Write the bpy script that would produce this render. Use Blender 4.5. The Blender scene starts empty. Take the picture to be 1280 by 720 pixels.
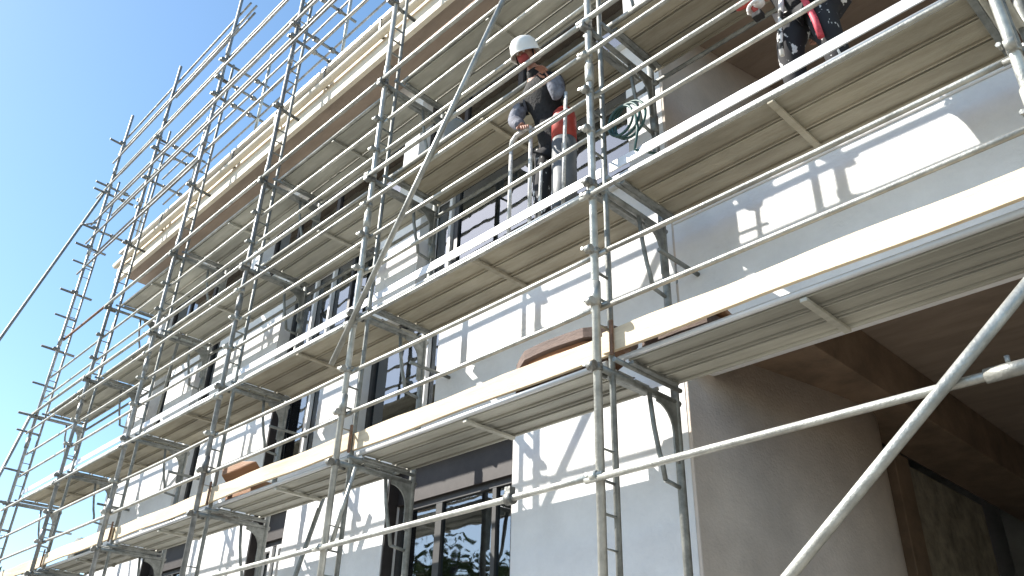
import bpy, bmesh, math, random
from mathutils import Vector, Matrix, Quaternion
random.seed(11)
H0 = 3.85                       # height of the lowest working deck frame above the ground
sc = bpy.context.scene
C = bpy.context.scene.collection

# ------------------------------------------------------------------ materials
def mat(name, col, rough=0.6, metal=0.0, var=0.12, scale=6.0, bump=0.0, bscale=40.0, col2=None, stretch=(1,1,1), spec=0.5, orand=.0, stain=.1):
    m = bpy.data.materials.new(name); m.use_nodes = True
    nt = m.node_tree; N = nt.nodes; L = nt.links
    b = N['Principled BSDF']
    b.inputs['Roughness'].default_value = rough; b.inputs['Metallic'].default_value = metal
    b.inputs['Specular IOR Level'].default_value = spec
    tc = N.new('ShaderNodeTexCoord'); mp = N.new('ShaderNodeMapping'); mp.inputs['Scale'].default_value = stretch
    L.new(tc.outputs['Object'], mp.inputs['Vector'])
    no = N.new('ShaderNodeTexNoise'); no.inputs['Scale'].default_value = scale; no.inputs['Detail'].default_value = 8; no.inputs['Roughness'].default_value = .65
    L.new(mp.outputs['Vector'], no.inputs['Vector'])
    cr = N.new('ShaderNodeValToRGB')
    c2 = col2 if col2 else tuple(c*(1-var*2) for c in col)
    cr.color_ramp.elements[0].position = .3; cr.color_ramp.elements[0].color = (*c2, 1)
    cr.color_ramp.elements[1].position = .65; cr.color_ramp.elements[1].color = (*[min(1, c*(1+var*.4)) for c in col], 1)
    L.new(no.outputs['Fac'], cr.inputs['Fac'])
    oi = N.new('ShaderNodeObjectInfo'); mr = N.new('ShaderNodeMapRange'); L.new(oi.outputs['Random'], mr.inputs['Value'])
    mr.inputs['To Min'].default_value = 1-orand; mr.inputs['To Max'].default_value = 1+orand*.6
    n3 = N.new('ShaderNodeTexNoise'); n3.inputs['Scale'].default_value = scale*.22; n3.inputs['Detail'].default_value = 5; L.new(tc.outputs['Object'], n3.inputs['Vector'])
    m2 = N.new('ShaderNodeMapRange'); m2.inputs['From Min'].default_value = .35; m2.inputs['From Max'].default_value = .65; m2.inputs['To Min'].default_value = 1-stain; m2.inputs['To Max'].default_value = 1; L.new(n3.outputs['Fac'], m2.inputs['Value'])
    mu = N.new('ShaderNodeMath'); mu.operation = 'MULTIPLY'; L.new(mr.outputs['Result'], mu.inputs[0]); L.new(m2.outputs['Result'], mu.inputs[1])
    vm = N.new('ShaderNodeVectorMath'); vm.operation = 'SCALE'; L.new(cr.outputs['Color'], vm.inputs[0]); L.new(mu.outputs['Value'], vm.inputs['Scale'])
    L.new(vm.outputs['Vector'], b.inputs['Base Color'])
    if bump:
        n2 = N.new('ShaderNodeTexNoise'); n2.inputs['Scale'].default_value = bscale; n2.inputs['Detail'].default_value = 6
        L.new(mp.outputs['Vector'], n2.inputs['Vector'])
        bp = N.new('ShaderNodeBump'); bp.inputs['Strength'].default_value = bump; bp.inputs['Distance'].default_value = .02
        L.new(n2.outputs['Fac'], bp.inputs['Height']); L.new(bp.outputs['Normal'], b.inputs['Normal'])
    return m

M = {}
M['steel'] = mat('galvanised_steel', (.58,.58,.53), .42, .5, .22, 7, .2, 60, orand=.2, stain=.25)
M['steel_aged'] = mat('aged_steel', (.38,.385,.37), .5, .5, .25, 9, .2, 50, orand=.25, stain=.3)
M['steel_dark'] = mat('weathered_steel', (.30,.31,.29), .55, .5, .25, 12, .15, 50)
M['rust'] = mat('rusty_steel', (.27,.15,.09), .7, .2, .3, 14, .3, 60)
M['coupler'] = mat('coupler_steel', (.27,.27,.25), .5, .7, .3, 30, .2, 80)
M['plank'] = mat('deck_plank', (.50,.46,.36), .75, 0, .16, 3.5, .3, 30, (.38,.34,.25), (.6,4,4), orand=.2, stain=.3)
M['plank_steel'] = mat('deck_steel', (.54,.53,.46), .6, .15, .16, 3.5, .2, 30, (.42,.41,.35), (.5,4,4), orand=.2, stain=.3)
M['board'] = mat('toe_board_wood', (.78,.65,.46), .7, 0, .12, 3, .2, 30, (.62,.48,.31), (.7,9,9), orand=.14, stain=.25)
M['board_white'] = mat('toe_board_aluminium', (.68,.69,.69), .4, .25, .06, 4, .05, 30)
M['plaster'] = mat('white_plaster', (.84,.84,.84), .9, 0, .05, 2.6, .35, 25, stain=.09)
M['plaster_grey'] = mat('grey_base_coat', (.52,.52,.55), .9, 0, .08, 1.5, .2, 70)
M['concrete'] = mat('smooth_concrete', (.72,.63,.55), .85, 0, .13, 1.3, .25, 45)
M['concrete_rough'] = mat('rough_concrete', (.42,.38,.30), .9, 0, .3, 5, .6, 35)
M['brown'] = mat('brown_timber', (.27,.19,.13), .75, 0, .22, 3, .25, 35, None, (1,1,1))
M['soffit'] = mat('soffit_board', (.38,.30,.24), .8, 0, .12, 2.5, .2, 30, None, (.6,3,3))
M['cream'] = mat('cream_fascia', (.82,.74,.60), .7, 0, .08, 2, .1, 30)
M['roof_white'] = mat('white_roof_membrane', (.85,.83,.78), .8, 0, .08, 2.4, .35, 12)
M['frame'] = mat('dark_window_frame', (.045,.045,.045), .5, 0, .15, 10)
M['frame_brown'] = mat('brown_shutter_box', (.040,.032,.030), .6, 0, .2, 8)
M['frame_white'] = mat('white_window_frame', (.8,.8,.8), .4, 0, .05, 6)
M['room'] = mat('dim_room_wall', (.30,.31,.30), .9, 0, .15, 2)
M['curtain'] = mat('pale_curtain', (.72,.76,.78), .85, 0, .12, 5, .3, 12, None, (6,1,.4))
M['timber'] = mat('orange_formwork_board', (.27,.15,.075), .65, 0, .25, 5, .35, 30, (.28,.12,.05), (.8,6,6))
M['timber_dark'] = mat('dark_formwork_board', (.17,.12,.10), .8, 0, .25, 5, .35, 30, None, (.8,6,6))
M['ground'] = mat('dusty_ground', (.23,.215,.19), .95, 0, .2, .6, .5, 6)
M['asphalt'] = mat('asphalt', (.07,.07,.07), .9, 0, .2, 5, .4, 80)
M['grey_plastic'] = mat('grey_plastic', (.22,.25,.27), .5, 0, .12, 8)
M['green_rubber'] = mat('green_rubber', (.03,.09,.08), .5, 0, .15, 12)
M['red_paint'] = mat('red_paint', (.45,.055,.04), .45, 0, .15, 9)
M['cyl_grey'] = mat('grey_cylinder_paint', (.15,.16,.17), .5, 0, .2, 9)
M['white_paint'] = mat('white_chipped_paint', (.78,.78,.75), .5, 0, .3, 25, .2, 60, (.30,.30,.29))
M['black'] = mat('black_cloth', (.018,.018,.02), .85, 0, .3, 14, .5, 40)
M['speckle'] = mat('black_cloth_with_plaster_specks', (.02,.02,.023), .85, 0, .3, 14, .5, 40)
M['plaid'] = mat('grey_checked_cloth', (.20,.21,.25), .85, 0, .3, 16, .5, 40, (.06,.06,.08))
M['grey_cloth'] = mat('grey_work_cloth', (.20,.22,.21), .85, 0, .25, 10, .5, 40)
M['skin'] = mat('worker_skin', (.40,.20,.14), .5, 0, .1, 20)  # one even skin tone for both workers
M['red_skin'] = mat('red_face_scarf', (.36,.06,.06), .7, 0, .15, 20)
M['helmet'] = mat('white_helmet', (.85,.84,.80), .35, 0, .05, 8)
M['white_cloth'] = mat('white_glove_cloth', (.82,.80,.78), .8, 0, .08, 20)
M['reflective'] = mat('white_reflective_tape', (.78,.78,.76), .5, 0, .15, 30)
M['pink_tape'] = mat('red_strap_webbing', (.75,.09,.13), .6, 0, .25, 30)
M['bark'] = mat('bark', (.12,.09,.07), .9, 0, .3, 6, .8, 20)
M['leaf'] = mat('leaf_green', (.085,.13,.045), .6, 0, .35, .9)
M['boot'] = mat('worn_boot_leather', (.10,.07,.05), .7, 0, .3, 20)

def blotch(name, c1, c2, scale, th):
    m = bpy.data.materials.new(name); m.use_nodes = True; nt = m.node_tree; N = nt.nodes; L = nt.links; b = N['Principled BSDF']; b.inputs['Roughness'].default_value = .85
    tc = N.new('ShaderNodeTexCoord'); mp = N.new('ShaderNodeMapping'); mp.inputs['Scale'].default_value = (1, 1, .6); L.new(tc.outputs['Object'], mp.inputs['Vector'])
    no = N.new('ShaderNodeTexNoise'); no.inputs['Scale'].default_value = scale; no.inputs['Detail'].default_value = 3; L.new(mp.outputs['Vector'], no.inputs['Vector'])
    cr = N.new('ShaderNodeValToRGB'); cr.color_ramp.elements[0].position = th; cr.color_ramp.elements[0].color = (*c1, 1); cr.color_ramp.elements[1].position = th+.03; cr.color_ramp.elements[1].color = (*c2, 1)
    L.new(no.outputs['Fac'], cr.inputs['Fac']); L.new(cr.outputs['Color'], b.inputs['Base Color']); return m
M['speckle'] = blotch('black_cloth_with_plaster_specks', (.02,.02,.023), (.7,.7,.68), 22, .63)
M['speckle_inverse'] = blotch('worn_white_tape', (.03,.03,.03), (.8,.8,.78), 18, .44)
def glass_mat():
    m = bpy.data.materials.new('window_glass'); m.use_nodes = True
    nt = m.node_tree; N = nt.nodes; L = nt.links
    for n in list(N):
        if n.type == 'BSDF_PRINCIPLED': N.remove(n)
    out = [n for n in N if n.type == 'OUTPUT_MATERIAL'][0]
    tr = N.new('ShaderNodeBsdfTransparent'); tr.inputs['Color'].default_value = (.55,.66,.66,1)
    gl = N.new('ShaderNodeBsdfGlossy'); gl.inputs['Roughness'].default_value = .02; gl.inputs['Color'].default_value = (.9,.95,1,1)
    fr = N.new('ShaderNodeFresnel'); fr.inputs['IOR'].default_value = 3.0
    no = N.new('ShaderNodeTexNoise'); no.inputs['Scale'].default_value = 1.7
    tc = N.new('ShaderNodeTexCoord'); L.new(tc.outputs['Object'], no.inputs['Vector'])
    bp = N.new('ShaderNodeBump'); bp.inputs['Strength'].default_value = .12; bp.inputs['Distance'].default_value = .03
    L.new(no.outputs['Fac'], bp.inputs['Height']); L.new(bp.outputs['Normal'], gl.inputs['Normal'])
    mx = N.new('ShaderNodeMixShader'); L.new(fr.outputs['Fac'], mx.inputs['Fac'])
    L.new(tr.outputs['BSDF'], mx.inputs[1]); L.new(gl.outputs['BSDF'], mx.inputs[2]); L.new(mx.outputs['Shader'], out.inputs['Surface'])
    return m
M['glass'] = glass_mat()

# ------------------------------------------------------------------ helpers
def V(x, y, z): return Vector((x, y, z + H0))           # z is measured from the lowest working deck
def box(bm, x0, x1, y0, y1, z0, z1):
    vs = [bm.verts.new(Vector((x, y, z + H0))) for x in (x0, x1) for y in (y0, y1) for z in (z0, z1)]
    for f in ((0,1,3,2),(4,6,7,5),(0,4,5,1),(2,3,7,6),(0,2,6,4),(1,5,7,3)): bm.faces.new([vs[i] for i in f])
def tube(bm, a, b, r=.026, n=12, r2=None, cap=True):
    a = Vector(a); b = Vector(b); r2 = r if r2 is None else r2
    d = (b - a).normalized(); u = d.orthogonal().normalized(); w = d.cross(u)
    ra = []; rb = []
    for k in range(n):
        t = 2*math.pi*k/n; o = u*math.cos(t) + w*math.sin(t)
        ra.append(bm.verts.new(a + o*r)); rb.append(bm.verts.new(b + o*r2))
    for k in range(n):
        f = bm.faces.new((ra[k], ra[(k+1)%n], rb[(k+1)%n], rb[k])); f.smooth = True
    if cap: bm.faces.new(ra[::-1]); bm.faces.new(rb)
def path(bm, pts, r=.02, n=8):
    pts = [Vector(p) for p in pts]; rings = []; u = None
    for i, p in enumerate(pts):
        d = (pts[min(i+1, len(pts)-1)] - pts[max(i-1, 0)]).normalized()
        u = d.orthogonal().normalized() if u is None else (u - d*u.dot(d)).normalized()
        w = d.cross(u); rr = r[i] if isinstance(r, (list, tuple)) else r
        rings.append([bm.verts.new(p + (u*math.cos(2*math.pi*k/n) + w*math.sin(2*math.pi*k/n))*rr) for k in range(n)])
    for A, B in zip(rings, rings[1:]):
        for k in range(n):
            f = bm.faces.new((A[k], A[(k+1)%n], B[(k+1)%n], B[k])); f.smooth = True
    bm.faces.new(rings[0][::-1]); bm.faces.new(rings[-1])
def lathe(bm, c, prof, n=20, axis=Vector((0,0,1))):
    c = Vector(c); q = Vector((0,0,1)).rotation_difference(axis)
    rings = [[bm.verts.new(c + q @ Vector((r*math.cos(2*math.pi*k/n), r*math.sin(2*math.pi*k/n), z))) for k in range(n)] for r, z in prof]
    for A, B in zip(rings, rings[1:]):
        for k in range(n):
            f = bm.faces.new((A[k], A[(k+1)%n], B[(k+1)%n], B[k])); f.smooth = True
    bm.faces.new(rings[0][::-1]); bm.faces.new(rings[-1])
def prism(bm, prof, x0, x1):                              # profile in (y, z), extruded along X
    A = [bm.verts.new(V(x0, y, z)) for y, z in prof]; B = [bm.verts.new(V(x1, y, z)) for y, z in prof]; n = len(prof)
    for k in range(n): bm.faces.new((A[k], A[(k+1)%n], B[(k+1)%n], B[k]))
    bm.faces.new(A[::-1]); bm.faces.new(B)
def sheet(bm, pts, t):                                    # polygon thickened along its normal
    pts = [Vector(p) for p in pts]; n = (pts[1]-pts[0]).cross(pts[2]-pts[0]).normalized()*t
    A = [bm.verts.new(p) for p in pts]; B = [bm.verts.new(p + n) for p in pts]; k = len(pts)
    for i in range(k): bm.faces.new((A[i], A[(i+1)%k], B[(i+1)%k], B[i]))
    bm.faces.new(A[::-1]); bm.faces.new(B)
def obj(name, bm, m, parent=None, bevel=0):
    bmesh.ops.recalc_face_normals(bm, faces=bm.faces)
    me = bpy.data.meshes.new(name); bm.to_mesh(me); bm.free()
    o = bpy.data.objects.new(name, me); C.objects.link(o)
    me.materials.append(M[m] if isinstance(m, str) else m)
    if parent:
        o.parent = parent; o.matrix_parent_inverse = Matrix.Translation(-root_loc(parent))
    if bevel:
        b = o.modifiers.new('bevel', 'BEVEL'); b.width = bevel; b.segments = 2; b.limit_method = 'ANGLE'
    return o
def root_loc(p):
    return Vector((0,0,0)) if p.parent else p.location.copy()      # parts already sit at the world origin
def thing(name, loc, label, cat, group=None):
    o = bpy.data.objects.new(name, None); C.objects.link(o); o.location = Vector(loc); o.empty_display_size = .2
    o['label'] = label; o['category'] = cat
    if group: o['group'] = group
    return o
def tag(o, label, cat, group=None):
    o['label'] = label; o['category'] = cat
    if group: o['group'] = group
    return o
def B(): return bmesh.new()

# ------------------------------------------------------------------ ground and street
bm = B(); s = 400
bm.faces.new([bm.verts.new((x, y, 0)) for x, y in ((-s,-s),(s,-s),(s,s),(-s,s))])
o = obj('ground', bm, 'ground'); o['kind'] = 'structure'
bm = B(); bm.faces.new([bm.verts.new((x, y, .004)) for x, y in ((-s,-24),(s,-24),(s,-16),(-s,-16))])
o = obj('road', bm, 'asphalt'); o['kind'] = 'structure'

# ------------------------------------------------------------------ the building
house = thing('apartment_building', (-6, 1.3, 0), 'white rendered apartment building with dark windows, cream eaves and open loggias behind the scaffold', 'building')
W = 1.10; WT = .32
openings = []       # x0, x1, z0, z1
G = [(-3.691, -1.894, -2.9, 0.364), (-6.411, -5.623, -2.394, 0.364), (-9.544, -8.112, -2.9, 0.364)]
F2 = [(-4.489, -3.047, 0.796, 2.161), (-6.411, -5.277, 0.796, 2.161), (-8.977, -8.39, 0.796, 2.161)]
F3 = [(-3.557, -0.472, 2.334, 3.679), (-6.603, -4.354, 2.334, 3.679), (-9.15, -8.477, 2.334, 3.679), (-10.831, -10.159, 2.334, 3.679)]
F4 = [(-3.75, -0.45, 3.95, 5.3), (-7.6, -4.05, 3.95, 5.3), (-11.2, -7.95, 3.95, 5.3)]
openings = G + F2 + F3 + F4
XL, XR = -11.75, -.09
def wall_grid(bm, x0, x1, z0, z1, ops, y0, y1):
    xs = sorted({x0, x1, *[v for o_ in ops for v in o_[:2]]}); zs = sorted({z0, z1, *[v for o_ in ops for v in o_[2:]]})
    solid = {}
    for i in range(len(xs)-1):
        for j in range(len(zs)-1):
            cx = (xs[i]+xs[i+1])/2; cz = (zs[j]+zs[j+1])/2
            solid[i, j] = not any(a < cx < b and c < cz < d for a, b, c, d in ops)
    def q(p): bm.faces.new([bm.verts.new(V(*v)) for v in p])
    for (i, j), s_ in solid.items():
        if not s_: continue
        a, b, c, d = xs[i], xs[i+1], zs[j], zs[j+1]
        q(((a,y0,c),(b,y0,c),(b,y0,d),(a,y0,d))); q(((a,y1,c),(a,y1,d),(b,y1,d),(b,y1,c)))
        if not solid.get((i-1,j), False): q(((a,y0,c),(a,y0,d),(a,y1,d),(a,y1,c)))
        if not solid.get((i+1,j), False): q(((b,y0,c),(b,y1,c),(b,y1,d),(b,y0,d)))
        if not solid.get((i,j-1), False): q(((a,y0,c),(a,y1,c),(b,y1,c),(b,y0,c)))
        if not solid.get((i,j+1), False): q(((a,y0,d),(b,y0,d),(b,y1,d),(a,y1,d)))
    bmesh.ops.remove_doubles(bm, verts=bm.verts, dist=.0005)
bm = B(); wall_grid(bm, XL, XR, -H0, 5.9, openings, W, W+WT); obj('wall', bm, 'plaster', house)
# gable end and rear walls
bm = B(); box(bm, XL, XL+.3, W+WT+.002, 9.6, -H0, 5.9); obj('gable_wall', bm, 'plaster', house)
bm = B(); box(bm, XL, 12.2, 9.6, 9.9, -H0, 5.9); obj('rear_wall', bm, 'plaster', house)
bm = B(); box(bm, 11.9, 12.2, W, 9.598, -H0, 5.9); obj('gable_wall', bm, 'plaster', house)
# rooms behind the windows
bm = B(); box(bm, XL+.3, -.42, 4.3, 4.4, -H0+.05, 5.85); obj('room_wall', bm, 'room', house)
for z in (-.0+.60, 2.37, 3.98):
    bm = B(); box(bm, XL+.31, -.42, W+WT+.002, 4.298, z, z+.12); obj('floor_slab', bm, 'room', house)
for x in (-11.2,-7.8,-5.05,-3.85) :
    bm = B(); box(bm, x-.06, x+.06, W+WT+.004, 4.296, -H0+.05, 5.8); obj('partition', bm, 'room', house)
# side wall of the loggias and what stands inside the lower one
bm = B(); box(bm, -.32, .02, 4.502, 4.85, -H0, .58); obj('timber_post', bm, 'brown', house, .01)
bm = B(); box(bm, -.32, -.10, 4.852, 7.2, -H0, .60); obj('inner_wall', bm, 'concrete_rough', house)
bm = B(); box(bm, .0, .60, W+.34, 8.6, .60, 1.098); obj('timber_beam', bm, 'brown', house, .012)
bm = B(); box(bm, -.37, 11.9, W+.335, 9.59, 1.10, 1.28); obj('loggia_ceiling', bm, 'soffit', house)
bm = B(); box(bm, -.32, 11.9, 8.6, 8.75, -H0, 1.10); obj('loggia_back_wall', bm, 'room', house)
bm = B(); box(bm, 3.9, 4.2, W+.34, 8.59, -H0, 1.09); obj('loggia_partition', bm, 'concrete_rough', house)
# parapet over the lower loggia with its coping
bm = B(); box(bm, -.068, 11.9, W-.001, W+.30, .38, 1.64); obj('parapet', bm, 'plaster', house)
bm = B(); box(bm, -.066, 11.9, W-.02, W+.34, 1.643, 1.77); obj('parapet_coping', bm, 'plaster', house, .01)
# rounded concrete wall that turns into both loggias, upper back wall and slab
from mathutils.geometry import interpolate_bezier
cps = [(-.066,1.104),(-.035,1.32),(.04,1.70),(.13,2.15),(.22,2.60),(.285,3.0),(.31,3.30),(.29,3.55),(.18,3.80),(-.02,3.98),(-.36,4.02)]
curve = []
for k in range(len(cps)-1):
    p0, p1_, p2_, p3 = [Vector((*cps[min(max(k+d_, 0), len(cps)-1)], 0)) for d_ in (-1, 0, 1, 2)]
    curve += interpolate_bezier(p1_, p1_+(p2_-p0)/6, p2_-(p3-p1_)/6, p2_, 9)[:-1]
curve.append(Vector((*cps[-1], 0)))
for za, zb in ((-H0, 1.098), (1.282, 4.018)):
    bm = B(); lo = [bm.verts.new(V(c.x, c.y, za)) for c in curve]; hi = [bm.verts.new(V(c.x, c.y, zb)) for c in curve]
    for k in range(len(curve)-1):
        f = bm.faces.new((lo[k], lo[k+1], hi[k+1], hi[k])); f.smooth = True
    e0, e1, f0, f1 = [bm.verts.new(V(-.36, y, z)) for y in (1.104, 4.0) for z in (za, zb)]
    bm.faces.new((lo[0], hi[0], e1, e0)); bm.faces.new([*hi, f1, e1]); bm.faces.new([*lo[::-1], e0, f0]); bm.faces.new((e0, e1, f1, f0)); bm.faces.new((lo[-1], f0, f1, hi[-1]))
    obj('rounded_wall', bm, 'concrete', house)
bm = B(); box(bm, -.08, 11.9, 3.4, 3.55, 1.3, 4.0); obj('loggia_back_wall', bm, 'timber_dark', house)
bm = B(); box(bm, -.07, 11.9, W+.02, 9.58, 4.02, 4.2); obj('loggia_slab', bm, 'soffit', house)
bm = B(); box(bm, -.068, 11.9, W, W+.3, 4.21, 5.9); obj('upper_wall', bm, 'plaster', house)
# windows
def window(x0, x1, z0, z1, mull, fm='frame', box_h=0, curt=(), sash=()):
    y = W + .17
    bm = B(); t = .06
    box(bm, x0, x1, y, y+.07, z0, z0+t); box(bm, x0, x1, y, y+.07, z1-box_h-t, z1-box_h)
    box(bm, x0, x0+t, y, y+.07, z0+t, z1-box_h-t); box(bm, x1-t, x1, y, y+.07, z0+t, z1-box_h-t)
    for m_ in mull: box(bm, m_[0]-m_[1]/2, m_[0]+m_[1]/2, y+.002, y+.068, z0+t, z1-box_h-t)
    w = obj('window', bm, fm, house)
    bm = B(); e = [V(x0+t, y+.035, z0+t), V(x1-t, y+.035, z0+t), V(x1-t, y+.035, z1-box_h-t), V(x0+t, y+.035, z1-box_h-t)]
    sheet(bm, e, .006); obj('pane', bm, 'glass', w)
    if box_h:
        bm = B(); box(bm, x0+.001, x1-.001, y-.04, y+.1, z1-box_h+.002, z1-.001); obj('shutter_box', bm, 'frame_brown', w)
        bm = B(); box(bm, x0+.001, x0+.018, W+.01, y-.042, z0, z1-.002); obj('reveal_lining', bm, 'frame_brown', w)
        bm = B(); box(bm, x1-.018, x1-.001, W+.01, y-.042, z0, z1-.002); obj('reveal_lining', bm, 'frame_brown', w)
    for a, b in sash:                                    # a white inner casement
        bm = B(); yy = y-.03; s_ = .045
        box(bm, a, b, yy, yy+.05, z0+.07, z0+.07+s_); box(bm, a, b, yy, yy+.05, z1-box_h-.07-s_, z1-box_h-.07)
        box(bm, a, a+s_, yy, yy+.05, z0+.07+s_, z1-box_h-.07-s_); box(bm, b-s_, b, yy, yy+.05, z0+.07+s_, z1-box_h-.07-s_)
        obj('casement', bm, 'frame_white', w)
    for a, b in curt:
        bm = B(); n = 24; f = []
        for k in range(n+1):
            xx = a + (b-a)*k/n; yy = y + .17 + .025*math.sin(k*1.9) + .01*math.sin(k*4.7)
            f.append((bm.verts.new(V(xx, yy, z0+.03)), bm.verts.new(V(xx, yy, z1-.03))))
        for p, q in zip(f, f[1:]):
            ff = bm.faces.new((p[0], q[0], q[1], p[1])); ff.smooth = True
        c = obj('curtain', bm, 'curtain', w); so = c.modifiers.new('thickness', 'SOLIDIFY'); so.thickness = .006
    # sill
    bm = B(); box(bm, x0-.03, x1+.03, W-.05, W+.168, z0-.035, z0-.003); obj('sill', bm, 'board_white', w)
    return w
window(*G[0], [(-3.067,.09),(-2.298,.05)], box_h=.38, curt=[(-3.55,-3.2),(-2.471,-2.336),(-2.23,-1.99)])
window(*G[1], [(-6.026,.06)], box_h=.36, curt=[(-6.363,-6.122)], sash=[(-6.334,-6.074),(-5.978,-5.69)])
window(*G[2], [(-8.813,.06)], box_h=.36)
window(*F2[0], [(-3.509,.07)], curt=[(-4.393,-4.104)], sash=[(-3.451,-3.105)])
window(*F2[1], [(-5.834,.07)], box_h=.12, sash=[(-5.777,-5.354)], curt=[(-6.315,-6.122)])
window(*F2[2], [(-8.717,.06)], sash=[(-8.669,-8.448)], curt=[(-8.909,-8.765)])
window(*F3[0], [(-3.105,.07),(-1.51,.06)], curt=[(-3.528,-3.163),(-3.028,-2.73),(-0.837,-0.549)], sash=[(-3.509,-3.163)])
window(*F3[1], [(-6.122,.05),(-5.2,.05)], curt=[(-6.555,-6.334),(-5.738,-5.594),(-4.681,-4.489)], sash=[(-6.065,-5.594)])
window(*F3[2], [(-8.813,.05)])
window(*F3[3], [(-10.495,.05)])
for r in F4: window(*r, [((r[0]+r[1])/2, .08), (r[0]+.7, .06)], 'frame_brown')
# dark lining panel of the loggia door beside the worker
# roof with eaves
RX0, RX1 = -12.45, 12.6
bm = B(); prism(bm, [(.50,5.90),(W+.4,5.90),(9.9,5.90),(9.9,6.2),(1.6,6.95),(.58,6.42),(.58,6.30),(.50,6.30)], RX0+.05, RX1-.05); roof = obj('roof', bm, 'roof_white', house)
bm = B(); box(bm, RX0, RX1, .43, .497, 5.68, 6.26); obj('fascia', bm, 'cream', roof, .008)
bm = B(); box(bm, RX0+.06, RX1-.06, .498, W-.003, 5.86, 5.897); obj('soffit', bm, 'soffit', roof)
bm = B(); box(bm, RX0+.03, RX1-.03, .36, .60, 6.31, 6.36); obj('drip_edge', bm, 'board_white', roof)
bm = B()
for x0 in [RX0+.06+k*1.27 for k in range(20)]:
    x1 = x0+1.24; zj = random.uniform(-.015, .015)
    pts = []
    n = 8
    A = []
    for k in range(n+1):
        xx = x0 + (x1-x0)*k/n; A.append([bm.verts.new(V(xx, .56+random.uniform(-.006,.006), 6.37)), bm.verts.new(V(xx, .60, 6.78+zj+random.uniform(-.012,.012))), bm.verts.new(V(xx, 1.0, 6.86))])
    for p, q in zip(A, A[1:]):
        bm.faces.new((p[0], q[0], q[1], p[1])); bm.faces.new((p[1], q[1], q[2], p[2]))
o = obj('roof_edge_panel', bm, 'roof_white', roof); sm = o.modifiers.new('thickness', 'SOLIDIFY'); sm.thickness = .02
for k in range(19):
    x = RX0 + .7 + k*1.32
    bm = B(); box(bm, x-.02, x+.02, .34, .425, 5.98, 6.02); box(bm, x-.015, x+.015, .34, .36, 6.02, 6.3); obj('gutter_bracket', bm, 'coupler', roof)
bm = B()
path(bm, [V(RX0+.1+k*(RX1-RX0-.2)/40, .35, 5.99 + .004*math.sin(k)) for k in range(41)], .055, 10); obj('gutter', bm, 'cream', roof)

# ------------------------------------------------------------------ the scaffold
scaf = thing('scaffold', (-6, 0, 0), 'galvanised steel tube scaffolding with timber decks standing in front of the white building', 'scaffold')
XS = [5.36, 2.70, 0.0, -2.95, -5.56, -8.19, -10.66, -13.11]
ZA, ZB, ZC, ZD = 0.0, 1.447, 3.01, 4.33
TOP = {5.36:9.2, 2.70:9.2, 0.0:9.4, -2.95:9.6, -5.56:9.6, -8.19:10.35, -10.66:9.85, -13.11:10.04}
YI = .84; R0 = .0285
def coup(bm, p, ax='x', s=.85):                           # a swivel coupler: clamp round the tube, hinge block and bolt
    x, y, z = p; a = .043*s
    tube(bm, V(x, y, z-.032*s), V(x, y, z+.032*s), a, 12)
    if ax == 'x': tube(bm, V(x-.032*s, y-.055, z), V(x+.032*s, y-.055, z), a*.86, 12)
    else: tube(bm, V(x+.055, y-.032, z), V(x+.055, y+.032, z), a*.86, 12)
    tube(bm, V(x-.045, y-.03, z+.012), V(x-.045, y-.075, z+.012), .008, 6); tube(bm, V(x-.045, y-.066, z+.012), V(x-.045, y-.078, z+.012), .014, 6)
def bowed(a, b, sag, n=8):
    a = Vector(a); b = Vector(b)
    return [a.lerp(b, k/n) - Vector((0, 0, sag*4*(k/n)*(1-k/n))) for k in range(n+1)]
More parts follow.
